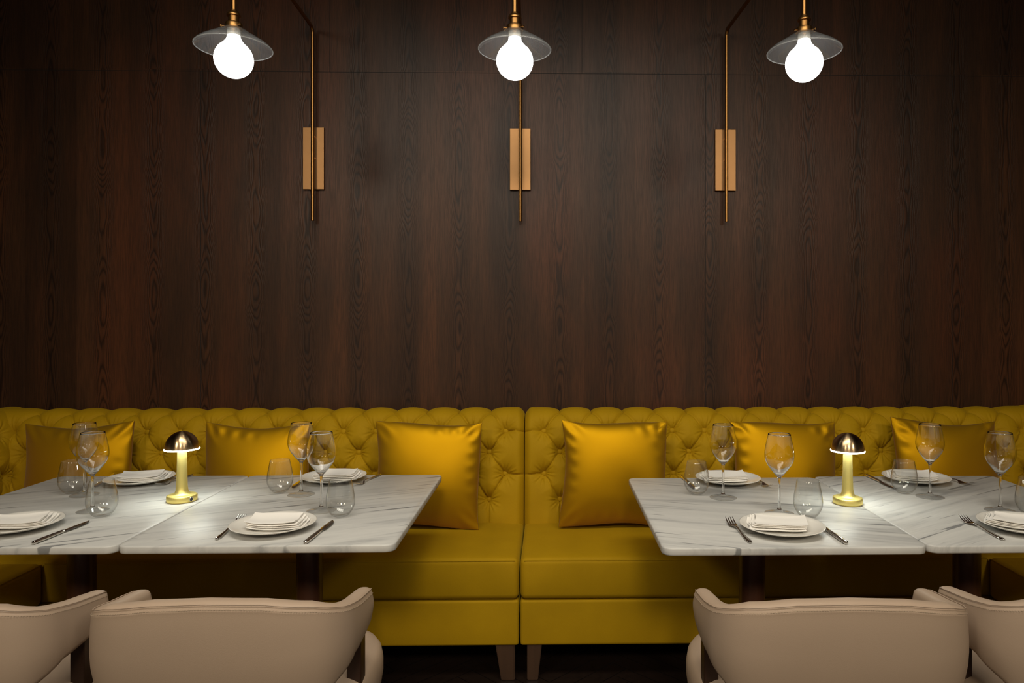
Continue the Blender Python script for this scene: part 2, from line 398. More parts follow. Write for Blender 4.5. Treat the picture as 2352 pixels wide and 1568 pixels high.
def cushion(bm, x0, x1, y0, y1, z0, z1, r, crown=0.0, n=(30, 14)):
    g = bmesh.ops.create_cube(bm, size=1); vs = g['verts']
    for v in vs: v.co = Vector(((x0 + x1) / 2 + v.co.x * (x1 - x0), (y0 + y1) / 2 + v.co.y * (y1 - y0), (z0 + z1) / 2 + v.co.z * (z1 - z0)))
    es = list({e for v in vs for e in v.link_edges})
    bmesh.ops.bevel(bm, geom=es + vs, offset=r, segments=4, profile=.5, affect='EDGES')
    longx = [e for e in bm.edges if abs(e.verts[0].co.x - e.verts[1].co.x) > (x1 - x0) * .6]
    bmesh.ops.subdivide_edges(bm, edges=longx, cuts=n[0], use_grid_fill=True)
    longy = [e for e in bm.edges if abs(e.verts[0].co.y - e.verts[1].co.y) > (y1 - y0) * .6]
    bmesh.ops.subdivide_edges(bm, edges=longy, cuts=n[1], use_grid_fill=True)
    for v in bm.verts:
        if v.co.z > z1 - r * 1.1:
            a = (v.co.x - x0) / (x1 - x0) * 2 - 1; b = (v.co.y - y0) / (y1 - y0) * 2 - 1
            v.co.z += crown * (1 - abs(a) ** 6) * (1 - abs(b) ** 3) + .0012 * math.sin(v.co.x * 11) * math.sin(v.co.y * 9 + 1)
    return bm
def taper_leg(x0, x1, tx0, tx1, y0, y1, z1):
    bm = bmesh.new(); a = [bm.verts.new(p) for p in ((x0, y0 + .008, 0), (x1, y0 + .008, 0), (x1, y1 - .02, 0), (x0, y1 - .02, 0))]
    b = [bm.verts.new(p) for p in ((tx0, y0, z1), (tx1, y0, z1), (tx1, y1, z1), (tx0, y1, z1))]
    bm.faces.new(a[::-1]); bm.faces.new(b)
    for i in range(4): bm.faces.new((a[i], a[(i + 1) % 4], b[(i + 1) % 4], b[i]))
    bmesh.ops.bevel(bm, geom=list(bm.edges), offset=.003, segments=2, affect='EDGES'); return bm
XL, XR = -1.851, 1.647        # inner faces of the two return seats
GAP = -.111
def banquette(sgn, label):
    t = thing('banquette_sofa', label, 'sofa', (0, 0, 0), 0, 'two mustard banquettes along the wall')
    x_in = GAP + sgn * .003; x_ret = XL if sgn < 0 else XR; x_out = (x_ret - .52) if sgn < 0 else (x_ret + .52)
    a, b = sorted((x_in, x_out + sgn * .22))
    bm = bmesh.new(); cushion(bm, a, b, SY, 3.20, .306, SZ - .006, .022, .014); mesh_obj('seat_cushion', bm, VELVET, t, True, 50)
    lo, hi = sorted((x_in + sgn * .014, x_ret))
    bm = bmesh.new(); tube(bm, [(lo, SY + .004, SZ - .014), (hi, SY + .004, SZ - .014)], .0022, 8); mesh_obj('piping', bm, VELVET, t)
    bm = bmesh.new(); cushion(bm, a, b, SY + .004, 3.3, .136, .304, .010, 0); mesh_obj('seat_base', bm, VELVET, t, True, 50)
    if sgn < 0:
        for x0, x1, q0, q1 in ((-.180, -.1295, -.201, -.1295), (XL + .05, XL + .10, XL + .03, XL + .10)):
            mesh_obj('leg', taper_leg(x0, x1, q0, q1, SY + .01, SY + .07, .139), SOFALEG, t, False)
    else:
        for x0, x1, q0, q1 in ((-.083, -.043, -.083, -.028), (XR - .10, XR - .05, XR - .10, XR - .03)):
            mesh_obj('leg', taper_leg(x0, x1, q0, q1, SY + .01, SY + .07, .139), SOFALEG, t, False)
    for xx in (x_in + sgn * .10, x_ret - sgn * .2):
        mesh_obj('leg', taper_leg(xx - .02, xx + .02, xx - .025, xx + .025, 3.2, 3.26, .139), SOFALEG, t, False)
    # long back along the wall
    if sgn < 0:
        cols = [-.2665 - PT * k for k in range(15)][::-1]
        me, btn = back_mesh('backrest', cols[0] - .16, GAP - .002, cols, True, True, (False, True)); lim = (cols[0] - .02, 9)
    else:
        cols = [.047 + PT * k for k in range(15)]
        me, btn = back_mesh('backrest', GAP + .002, cols[-1] + .16, cols, True, True, (True, False)); lim = (-9, cols[-1] + .02)
    add_back(t, me, btn, ulim=lim)
    # return along the side
    a, b = sorted((x_ret, x_out - sgn * .04))
    bm = bmesh.new(); cushion(bm, a, b, 1.62, SY - .002, .306, SZ - .006, .022, .010, (12, 24)); mesh_obj('seat_cushion', bm, VELVET, t, True, 50)
    bm = bmesh.new(); cushion(bm, a, b, 1.62, SY - .002, .136, .304, .010, 0, (6, 12)); mesh_obj('seat_base', bm, VELVET, t, True, 50)
    bm = bmesh.new(); tube(bm, [(x_ret - sgn * 0 + sgn * .004, 1.64, SZ - .014), (x_ret + sgn * .004, SY - .01, SZ - .014)], .0022, 8); mesh_obj('piping', bm, VELVET, t)
    for yy in (1.66, 2.4): mesh_obj('leg', taper_leg(*sorted((x_ret + sgn * .03, x_ret + sgn * .07)), *sorted((x_ret + sgn * .02, x_ret + sgn * .075)), yy, yy + .05, .139), SOFALEG, t, False)
    rcols = [1.78 + PT * k for k in range(10)]
    me, btn = back_mesh('backrest', 1.62, 3.36, rcols, True, True, (True, False))
    # local +u runs along world Y; local y (depth) runs away from the table
    if sgn < 0:
        # rotate +90deg: (x,y)->(-y,x): back depth 3.15 goes to -3.15; shift so its face stands at x_ret-.5
        add_back(t, me, btn, (x_ret - .49 + 3.16, 0, 0), PI / 2)
    else:
        # rotate -90deg: (x,y)->(y,-x): mirror u by using negative columns
        me2 = me; rb = [(-u, s) for u, s in btn]
        me2.transform(Matrix.Scale(-1, 4, (1, 0, 0))); me2.flip_normals()
        add_back(t, me2, rb, (x_ret + .49 - 3.16, 0, 0), -PI / 2)
    return t
banquette(-1, 'long mustard velvet tufted banquette left of the middle gap, turning the left corner')
banquette(1, 'long mustard velvet tufted banquette right of the middle gap, turning the right corner')
# ------------------------------------------------------------------ satin pillows
def pillow(seed, w=.455, h=.445, T=.062):
    r = np.random.default_rng(seed); n = 56
    a = np.sin(np.linspace(-1, 1, n) * PI / 2 * .985) / math.sin(PI / 2 * .985)
    A, B = np.meshgrid(a, a, indexing='ij'); out = []
    ph = r.uniform(0, 6, 8)
    for sd in (-1, 1):
        X = A * w / 2 * (1 - .065 * (1 - B ** 2) * np.abs(A) ** 3)
        Z = B * h / 2 * (1 - .065 * (1 - A ** 2) * np.abs(B) ** 3)
        t = T * (np.clip(1 - A ** 2, 0, 1) ** .55) * (np.clip(1 - B ** 2, 0, 1) ** .55) + .003
        edge = np.maximum(np.abs(A), np.abs(B))
        g = np.exp(-((edge - .86) / .10) ** 2)
        cr = np.exp(-((np.hypot(1 - np.abs(A), 1 - np.abs(B)) - .25) / .2) ** 2)
        wr = .0030 * g * (np.sin(A * 23 + ph[0] + 3 * B) * (np.abs(B) > np.abs(A)) + np.sin(B * 25 + ph[1] + 2 * A) * (np.abs(A) >= np.abs(B))) * smoothstep(-.2, .9, np.sin(3 * A + 2.3 * B + ph[2]))
        wr += .0022 * cr * np.sin((np.abs(A) - np.abs(B)) * 19 + ph[3])
        wr += .006 * np.sin(2.4 * A + ph[4]) * np.sin(2.2 * B + ph[5]) * (1 - edge ** 2)
        lim = (edge < .995)
        t = t + wr * lim
        Y = sd * np.where(edge > .999, 0, t)
        Z = Z + .006 * np.sin(3 * A + ph[6]) * np.abs(B); X = X + .005 * np.sin(3 * B + ph[7]) * np.abs(A)
        out.append(np.stack([X, Y, Z], -1))
    bm = bmesh.new()
    for i, V in enumerate(out):
        vs = [[bm.verts.new(V[p, q]) for q in range(n)] for p in range(n)]
        for p in range(n - 1):
            for q in range(n - 1):
                f = (vs[p][q], vs[p + 1][q], vs[p + 1][q + 1], vs[p][q + 1]); bm.faces.new(f if i == 0 else f[::-1])
    bmesh.ops.remove_doubles(bm, verts=bm.verts, dist=.0002); bmesh.ops.recalc_face_normals(bm, faces=bm.faces)
    return bm
PIL = [(199, 964, -.01, 4, 'golden satin cushion on the sofa behind the wine glasses at the far left', -2),
       (603, 966, .02, 1, 'golden satin cushion on the sofa just right of the left dome lamp', 1),
       (988, 966, .0, 3, 'golden satin cushion just left of the gap in the sofa, partly behind the marble table', 1),
       (1408, 962, .0, 11, 'golden satin cushion just right of the gap in the sofa, partly behind the marble table', 2),
       (1792, 965, -.01, 5, 'golden satin cushion left of the right dome lamp, behind two stemmed glasses', 0),
       (2155, 966, .0, 6, 'golden satin cushion on the sofa at the far right behind a wine glass', 3)]
for px, py, rr, seed, lab, rot in PIL:
    p = aty(px, py, 3.115)
    bm = pillow(seed); tilt = D2R(-9.5)
    bmesh.ops.rotate(bm, verts=bm.verts, cent=(0, 0, 0), matrix=Matrix.Rotation(tilt, 3, 'X') @ Matrix.Rotation(D2R(rot * .8), 3, 'Y'))
    zmin = min(v.co.z for v in bm.verts)
    bmesh.ops.translate(bm, verts=bm.verts, vec=(0, 0, -zmin))
    o = mesh_obj('cushion', bm, SATIN, None, True); o.location = (p.x, 3.052, SZ + .002)
    tag(o, lab, 'cushion', 'golden satin cushions on the banquettes')
# ------------------------------------------------------------------ tables
TZ = .75; TH = .021
def table(x0, x1, y0, y1, mat, label):
    cx, cy = (x0 + x1) / 2, (y0 + y1) / 2
    t = thing('marble_table', label, 'table', (cx, cy, 0), 0, 'marble topped pedestal tables')
    w, d = (x1 - x0) / 2 - .0012, (y1 - y0) / 2; bm = bmesh.new(); R = .028; pts = []
    for (sx, sy, a0) in ((1, 1, 0), (-1, 1, 90), (-1, -1, 180), (1, -1, 270)):
        for k in range(9):
            a = D2R(a0 + k * 90 / 8); pts.append((sx * (w - R) + R * math.cos(a), sy * (d - R) + R * math.sin(a)))
    prof = [(.003, TZ - TH), (.0008, TZ - TH + .0012), (0, TZ - TH + .004), (0, TZ - .004), (.0010, TZ - .0012), (.0035, TZ)]
    rings = []
    for off, z in prof:
        ring = []
        for i, (x, y) in enumerate(pts):
            q0, q1 = Vector(pts[i - 1]), Vector(pts[(i + 1) % len(pts)]); tg = (q1 - q0).normalized()
            ring.append(bm.verts.new((x - tg.y * off, y + tg.x * off, z)))
        rings.append(ring)
    for A, Bq in zip(rings, rings[1:]):
        for i in range(len(A)): bm.faces.new((A[i], A[(i + 1) % len(A)], Bq[(i + 1) % len(A)], Bq[i]))
    bm.faces.new(rings[0][::-1]); bm.faces.new(rings[-1])
    mesh_obj('tabletop', bm, mat, t, True, 50)
    bm = bmesh.new(); lathe(bm, [(0, .02), (.041, .02), (.041, TZ - TH - .012), (.041, TZ - TH - .012), (0, TZ - TH - .012)], 48); mesh_obj('pedestal', bm, COLUMN, t, True, 40)
    bm = bmesh.new(); lathe(bm, [(0, TZ - TH - .012), (.11, TZ - TH - .012), (.11, TZ - TH), (0, TZ - TH)], 32); mesh_obj('mounting_plate', bm, BLACK, t, True, 40)
    bm = bmesh.new(); lathe(bm, [(0, .001), (.235, .001), (.238, .004), (.238, .010), (.23, .014), (.06, .022), (.043, .030), (0, .030)], 64); mesh_obj('foot_plate', bm, COLUMN, t, True, 40)
    return t
yL0, yL1 = 1.920, 2.785
xa = atz(140, 1092, TZ).x; xb = atz(575, 1092, TZ).x; xc = atz(1015, 1093, TZ).x
xs1 = (atz(268, 1252, TZ).x + xb) / 2
M1 = m_marble('marble pale streaks', -.45, 1.3, 1); M2 = m_marble('marble grey veins', -.42, 5.9, 1)
M3 = m_marble('marble soft veins', .30, 9.1, -1); M4 = m_marble('marble cloudy veins', -.55, 13.7, -1)
table(xa, xs1, yL0, yL1, M1, 'marble topped pedestal table at the far left, cut by the photo edge')
table(xs1, xc, yL0, yL1, M2, 'marble topped pedestal table left of the gap, its free corner nearest the middle')
xd = atz(1442, 1098, TZ).x; xe = (atz(1873, 1095, TZ).x + atz(2131, 1256, TZ).x) / 2; xf = atz(2283, 1093, TZ).x
table(xd, xe, 1.877, 2.712, M3, 'marble topped pedestal table right of the gap with thin dark streaks')
table(xe, xf, 1.883, 2.725, M4, 'marble topped pedestal table at the far right, cut by the photo edge')
# ------------------------------------------------------------------ glassware
def glass_bowl_bm(prof_out, th, floor_th):
    inner = [(max(r - th, 0), z) for r, z in prof_out if z > floor_th]
    return prof_out + inner[::-1]
def wine_glass(label, loc):
    t = thing('wine_glass', label, 'glass', loc, 0, 'stemmed wine glasses on the tables')
    # bowl
    out = [(0, .113), (.006, .1135), (.011, .118), (.0195, .128), (.031, .142), (.040, .156), (.0452, .170), (.0462, .182), (.0452, .196), (.0425, .212), (.0388, .229), (.0350, .2455)]
    P = catmull([(a, b, 0) for a, b in out], 4); o2 = [(max(v.x, 0), v.y) for v in P]; o2[0] = (0, o2[0][1])
    inn = []
    for r, z in reversed(o2):
        if z < .1215: continue
        th = .0010 + .0016 * max(0, (.150 - z) / .03)
        inn.append((max(r - th, .001), z + .0002))
    inn += [(.006, .1205), (0, .1195)]
    o2 = [(r * .965, z) for r, z in o2]; inn = [(r * .965, z) for r, z in inn]
    bm = bmesh.new(); lathe(bm, o2 + [(.0333, .2462)] + inn, 56); mesh_obj('bowl', bm, GLASS, t)
    bm = bmesh.new(); lathe(bm, [(0, .0135), (.0068, .0136), (.0050, .020), (.0040, .032), (.0036, .055), (.0036, .085), (.0040, .102), (.0050, .109), (.0062, .1128), (0, .1129)], 24); mesh_obj('stem', bm, GLASS, t, True, 60)
    bm = bmesh.new(); lathe(bm, [(0, .0012), (.030, .0010), (.0435, .0006), (.0450, .0012), (.0440, .0022), (.034, .0032), (.022, .0050), (.013, .0080), (.0085, .0115), (.0068, .0134), (0, .0134)], 56); mesh_obj('foot', bm, FOOTG, t, True, 60)
    return t
def tumbler(label, loc):
    out = [(0, .0006), (.014, .0004), (.021, .0012), (.029, .007), (.0375, .018), (.0438, .032), (.0456, .045), (.0445, .060), (.0415, .078), (.0378, .096), (.0345, .1115)]
    P = catmull([(a, b, 0) for a, b in out], 4); o2 = [(max(v.x, 0), v.y) for v in P]; o2[0] = (0, .0006)
    inn = []
    for r, z in reversed(o2):
        if z < .008: continue
        inn.append((max(r - .0010 - .0016 * max(0, (.03 - z) / .025), .001), z + .0003))
    inn += [(.018, .0065), (0, .0060)]
    o2 = [(r * .95, z) for r, z in o2]; inn = [(r * .95, z) for r, z in inn]
    bm = bmesh.new(); lathe(bm, o2 + [(.0323, .1122)] + inn, 56); o = mesh_obj('tumbler', bm, THIN); o.location = loc
    return tag(o, label, 'glass', 'stemless tumblers on the tables')
WG = [((194, 1137), 'wine glass at the far left standing behind another wine glass, near the sofa'),
      ((213, 1173), 'wine glass at the far left in front, its stem behind the front tumbler'),
      ((692, 1136), 'wine glass on the left inner table nearer the sofa, beside the rear tumbler'),
      ((738, 1173), 'wine glass on the left inner table in front, touching the tumbler to its right'),
      ((1661, 1143), 'wine glass at the rear of the right inner table before a plate'),
      ((1790, 1179), 'wine glass behind the front plate of the right inner table, left of a tumbler'),
      ((2136, 1141), 'wine glass on the right outer table, just right of the rear tumbler'),
      ((2297, 1173), 'wine glass nearest the right edge of the photo, behind the folded napkin')]
g0 = None
for (px, py), lab in WG:
    p = atz(px, py, TZ)
    if g0 is None: g0 = wine_glass(lab, p)
    else: dup(g0, p, 0, lab)
TG = [((166, 1132), 'tumbler at the far left nearer the sofa, left of the wine glasses'),
      ((234, 1185), 'tumbler at the left in front, overlapping a wine glass stem and a knife tip'),
      ((643, 1130), 'tumbler at the rear of the left inner table, left of a wine glass'),
      ((782, 1185), 'tumbler on the left inner table in front, nearest the free table corner'),
      ((1600, 1134), 'tumbler at the rear of the right inner table, nearest the gap'),
      ((1856, 1187), 'tumbler in front of the right dome lamp, behind a plate rim'),
      ((2077, 1132), 'tumbler on the right outer table in front of the rear plate and knife'),
      ((2368, 1181), 'tumbler half cut by the right edge of the photo')]
tg0 = None
for (px, py), lab in TG:
    p = atz(px, py, TZ)
    if tg0 is None: tg0 = tumbler(lab, p)
    else:
        c = tg0.copy(); COL.objects.link(c); c.location = p; c['label'] = lab
# ------------------------------------------------------------------ plates and napkins
def plate(label, loc):
    prof = [(0, .0035), (.045, .0035), (.050, .001), (.055, .001), (.058, .004), (.085, .0085), (.108, .0155), (.1165, .0195), (.1178, .0210), (.1160, .0215), (.106, .0180), (.084, .0115), (.060, .0078), (.03, .0068), (0, .0066)]
    bm = bmesh.new(); lathe(bm, prof, 72); o = mesh_obj('plate', bm, CERAMIC); o.location = loc
    return tag(o, label, 'plate', 'white dinner plates on the tables')
def napkin(label, loc, rz, side, w=.155, d=.108, seed=1):
    """folded cloth: layers with rounded folds along the front, sheaf of edges on one side"""
    r = random.Random(seed); bm = bmesh.new(); nl = 4; x0 = -w / 2
    for L in range(nl):
        z0 = .0012 + L * .0043; sh = side * (.0055 * (nl - 1 - L) - .008) + r.uniform(-.002, .002); fy = -d / 2 + (.0016 if L else 0) * L + (.006 if L else 0) + r.uniform(-.0006, .0006)
        wl = w - .004 * L; dl = d - .004 * L
        # closed section in (y,z): a flattened U fold with rounded nose at the front
        th = .00225; ny = 14
        top = []; bot = []
        for k in range(ny + 1):
            y = fy + dl * k / ny; e = min(1, (k / ny) / .09); rr = th * math.sqrt(max(0, 1 - (1 - e) ** 2))
            wav = .0012 * math.sin(k * .5 + L * 1.3 + seed)
            top.append((y, z0 + th + rr + wav)); bot.append((y, z0 + th - rr + wav))
        loop = top + bot[::-1]; nx = 26; prev = None; first = None
        for i in range(nx + 1):
            a = i / nx; x = -wl / 2 + wl * a
            ring = []
            for (y, z) in loop:
                q = (y - fy) / dl
                skew = side * .012 * (1 - q) + sh
                dz = .0015 * math.sin(a * 5 + seed + q * 2) + .0040 * (abs(2 * a - 1) ** 3) + .0045 * (abs(2 * q - 1) ** 3)
                lip = .0035 * math.sin(q * 7 + L + seed) * smoothstep(.86, 1, (a if side > 0 else 1 - a))
                ring.append(bm.verts.new((x + skew + lip * .8, y, z + dz + .35 * lip)))
            if prev:
                for k in range(len(ring)): bm.faces.new((prev[k], prev[(k + 1) % len(ring)], ring[(k + 1) % len(ring)], ring[k]))
            else: first = ring
            prev = ring
        bm.faces.new(first[::-1]); bm.faces.new(prev)
    bmesh.ops.recalc_face_normals(bm, faces=bm.faces)
    o = mesh_obj('napkin', bm, LINEN, None, True, 60); o.location = loc; o.rotation_euler = (0, 0, rz)
    return tag(o, label, 'napkin', 'folded white napkins on the plates')
PL = [((36, 1206), 'front plate at the far left, cut by the photo edge', 'folded napkin on the front plate at the far left edge', 12, 1),
      ((321, 1101), 'rear plate just left of the left dome lamp', 'folded napkin on the rear plate beside the left dome lamp', 8, 1),
      ((628, 1207), 'front plate on the left inner table between fork and knife', 'folded napkin on the front plate between the left dome lamp and the free corner', -3, 1),
      ((767, 1097), 'rear plate on the left inner table behind the wine glasses', 'folded napkin on the rear plate behind the left pair of wine glasses', -4, 1),
      ((1672, 1101), 'rear plate on the right inner table behind a wine glass', 'folded napkin on the rear plate of the right inner table', 4, -1),
      ((1796, 1211), 'front plate on the right inner table with fork on its left', 'folded napkin on the front plate of the right inner table', -6, -1),
      ((2104, 1099), 'rear plate on the right outer table behind the tumbler', 'folded napkin on the rear plate of the right outer table', -6, -1),
      ((2350, 1207), 'front plate cut by the right photo edge', 'folded napkin on the plate cut by the right photo edge', -28, -1)]
p0 = None
for i, ((px, py), lp, ln, rz, sd) in enumerate(PL):
    p = atz(px, py, TZ + .010); p.z = TZ
    if p0 is None: p0 = plate('white round ' + lp, p)
    else:
        c = p0.copy(); COL.objects.link(c); c.location = p; c['label'] = 'white round ' + lp
    q = p + Vector((.004 * sd, -.002, .0078))
    rear = i in (1, 3, 4, 6)
    napkin('white ' + ln, q, D2R(rz), sd, seed=i + 1, d=.108 if not rear else .115)
# ------------------------------------------------------------------ cutlery (local: tip towards +y, origin at the middle)
def fork_mesh(L=.205):
    bm = bmesh.new(); h = L / 2
    S = [(-h, .0015, .0030, .002), (-h + .004, .0048, .0030, .0030), (-h + .014, .0068, .0030, .0028), (-h + .03, .0062, .0030, .0024), (-h + .07, .0040, .0040, .0022),
         (-h + .105, .0028, .0075, .0020), (-h + .128, .0026, .0085, .0019), (-h + .140, .0052, .0072, .0015), (-h + .148, .0098, .0050, .0012), (-h + .158, .0118, .0036, .0011), (-h + .166, .0120, .0036, .0010)]
    loft(bm, [((0, y, z), w, t) for y, w, z, t in S], 14, 2.3)
    for k in range(4):
        x = (k - 1.5) * .0064
        loft(bm, [((x, -h + .163, .0036), .0022, .0010), ((x, -h + .175, .0048), .0019, .0010), ((x, -h + .190, .0090), .0015, .0009), ((x * .97, -h + .205, .0155), .0006, .0005)], 8, 2.3)
    bmesh.ops.scale(bm, vec=(1.1, 1, 1), verts=bm.verts)
    me = bpy.data.meshes.new('fork'); bm.to_mesh(me); bm.free(); return me
FM = fork_mesh()
def knife_bms(L=.222):
    h = L / 2; a = bmesh.new()
    loft(a, [((0, -h, .0052), .0015, .0012), ((0, -h + .002, .0054), .0055, .0042), ((0, -h + .008, .0054), .0068, .0050), ((0, -h + .014, .0054), .0058, .0044), ((0, -h + .03, .0054), .0068, .0048),
             ((0, -h + .07, .0052), .0066, .0046), ((0, -h + .098, .0050), .0052, .0042), ((0, -h + .106, .0050), .0058, .0044), ((0, -h + .110, .0050), .0050, .0036)], 16, 2.2)
    b = bmesh.new()
    loft(b, [((0, -h + .108, .005), .0040, .0022), ((.001, -h + .116, .005), .0060, .0018), ((.001, -h + .130, .0048), .0088, .0012), ((.001, -h + .165, .0044), .0098, .0010), ((.0005, -h + .190, .0040), .0086, .0009), ((-.002, -h + .208, .0036), .0058, .0008), ((-.006, -h + .2215, .0034), .0012, .0005)], 14, 2.0)
    return a, b
def place2(o, tip, end, label):
    a = atz(tip[0], tip[1], TZ + .006); b = atz(end[0], end[1], TZ + .004)
    d = a - b; o.location = ((a.x + b.x) / 2, (a.y + b.y) / 2, TZ + .0006); o.rotation_euler = (0, 0, math.atan2(-d.x, d.y))
    o['label'] = label
FK = [((366, 1113), (440, 1090), 'steel fork behind the left dome lamp, tines beside the rear plate'),
      ((563, 1184), (490, 1243), 'steel fork left of the front plate on the left inner table'),
      ((822, 1111), (868, 1091), 'steel fork right of the rear plate, near the cushion left of the gap'),
      ((1764, 1117), (1727, 1094), 'steel fork right of the rear plate on the right inner table'),
      ((1671, 1191), (1728, 1249), 'steel fork left of the front plate on the right inner table'),
      ((2226, 1111), (2144, 1090), 'steel fork right of the rear plate on the right outer table'),
      ((2203, 1186), (2315, 1243), 'steel fork left of the plate cut by the right photo edge')]
f0 = None
for tip, end, lab in FK:
    if f0 is None:
        f0 = mesh_obj('fork', FM, STEEL, None, True, 50); tag(f0, lab, 'fork', 'steel forks beside the plates'); o = f0
    else: o = f0.copy(); COL.objects.link(o)
    place2(o, tip, end, lab)
KN = [((205, 1195), (81, 1246), 'steel knife at the far left, right of the cut plate'),
      ((216, 1117), (262, 1090), 'steel knife left of the rear plate at the far left, seen past the glasses'),
      ((767, 1193), (702, 1246), 'steel knife right of the front plate on the left inner table'),
      ((670, 1119), (712, 1090), 'steel knife left of the rear plate, behind a wine glass stem'),
      ((1601, 1124), (1564, 1093), 'steel knife seen behind the tumbler nearest the gap on the right inner table'),
      ((1868, 1194), (1943, 1247), 'steel knife right of the front plate, below the right dome lamp'),
      ((2060, 1122), (1989, 1091), 'steel knife behind the tumbler on the right outer table')]
k0 = None
for tip, end, lab in KN:
    if k0 is None:
        k0 = thing('knife', lab, 'knife', (0, 0, 0), 0, 'steel knives beside the plates'); a, b = knife_bms()
        mesh_obj('handle', a, STEEL, k0, True, 50); mesh_obj('blade', b, STEEL, k0, True, 50); o = k0
    else: o = dup(k0, (0, 0, 0), 0, lab)
    place2(o, tip, end, lab)
# ------------------------------------------------------------------ dome table lamps
def dome_lamp(label, loc, rz):
    t = thing('table_lamp', label, 'lamp', loc, rz, 'cordless dome lamps on the tables')
    bm = bmesh.new(); lathe(bm, [(0, .0008), (.044, .0008), (.0458, .0030), (.0463, .006), (.0463, .018), (.0450, .0205), (.042, .0215), (.031, .0225), (.0230, .0270), (.0190, .036), (.0172, .050), (.0160, .080), (.0148, .120), (.0138, .168), (0, .168)], 64)
    mesh_obj('base', bm, GOLD, t, True, 45)
    bm = bmesh.new()
    R = .0520; out = [(R * math.cos(D2R(a)), .1745 + .0560 * math.sin(D2R(a))) for a in range(0, 90, 6)] + [(0, .2305)]
    inn = [(0, .2285)] + [((R - .002) * math.cos(D2R(a)), .1745 + .054 * math.sin(D2R(a))) for a in range(84, -1, -6)]
    lathe(bm, out + inn, 72, closed=False); mesh_obj('dome_shade', bm, DOME, t, True, 60)
    bm = bmesh.new(); lathe(bm, [(.0145, .1712), (.0500, .1712), (.0528, .1704), (.0538, .1722), (.0528, .1741), (.0500, .1735), (.0145, .1735)], 72, closed=True)
    mesh_obj('diffuser', bm, LED, t, True, 60)
    bm = bmesh.new(); tube(bm, [(.043, 0, .011), (.0473, 0, .011)], .0050, 20); mesh_obj('charging_port', bm, BLACK, t, True, 50)
    bm = bmesh.new()
    tube(bm, [(.0470, .006 * math.cos(k * PI / 12), .011 + .006 * math.sin(k * PI / 12)) for k in range(25)], .0008, 8, False); mesh_obj('port_ring', bm, CHROME, t)
    return t
l0 = dome_lamp('brass dome lamp glowing over the seam of the two left marble tables', atz(418, 1150, TZ), D2R(-28))
dup(l0, atz(1947, 1156, TZ), D2R(0), 'brass dome lamp glowing over the seam of the two right marble tables')
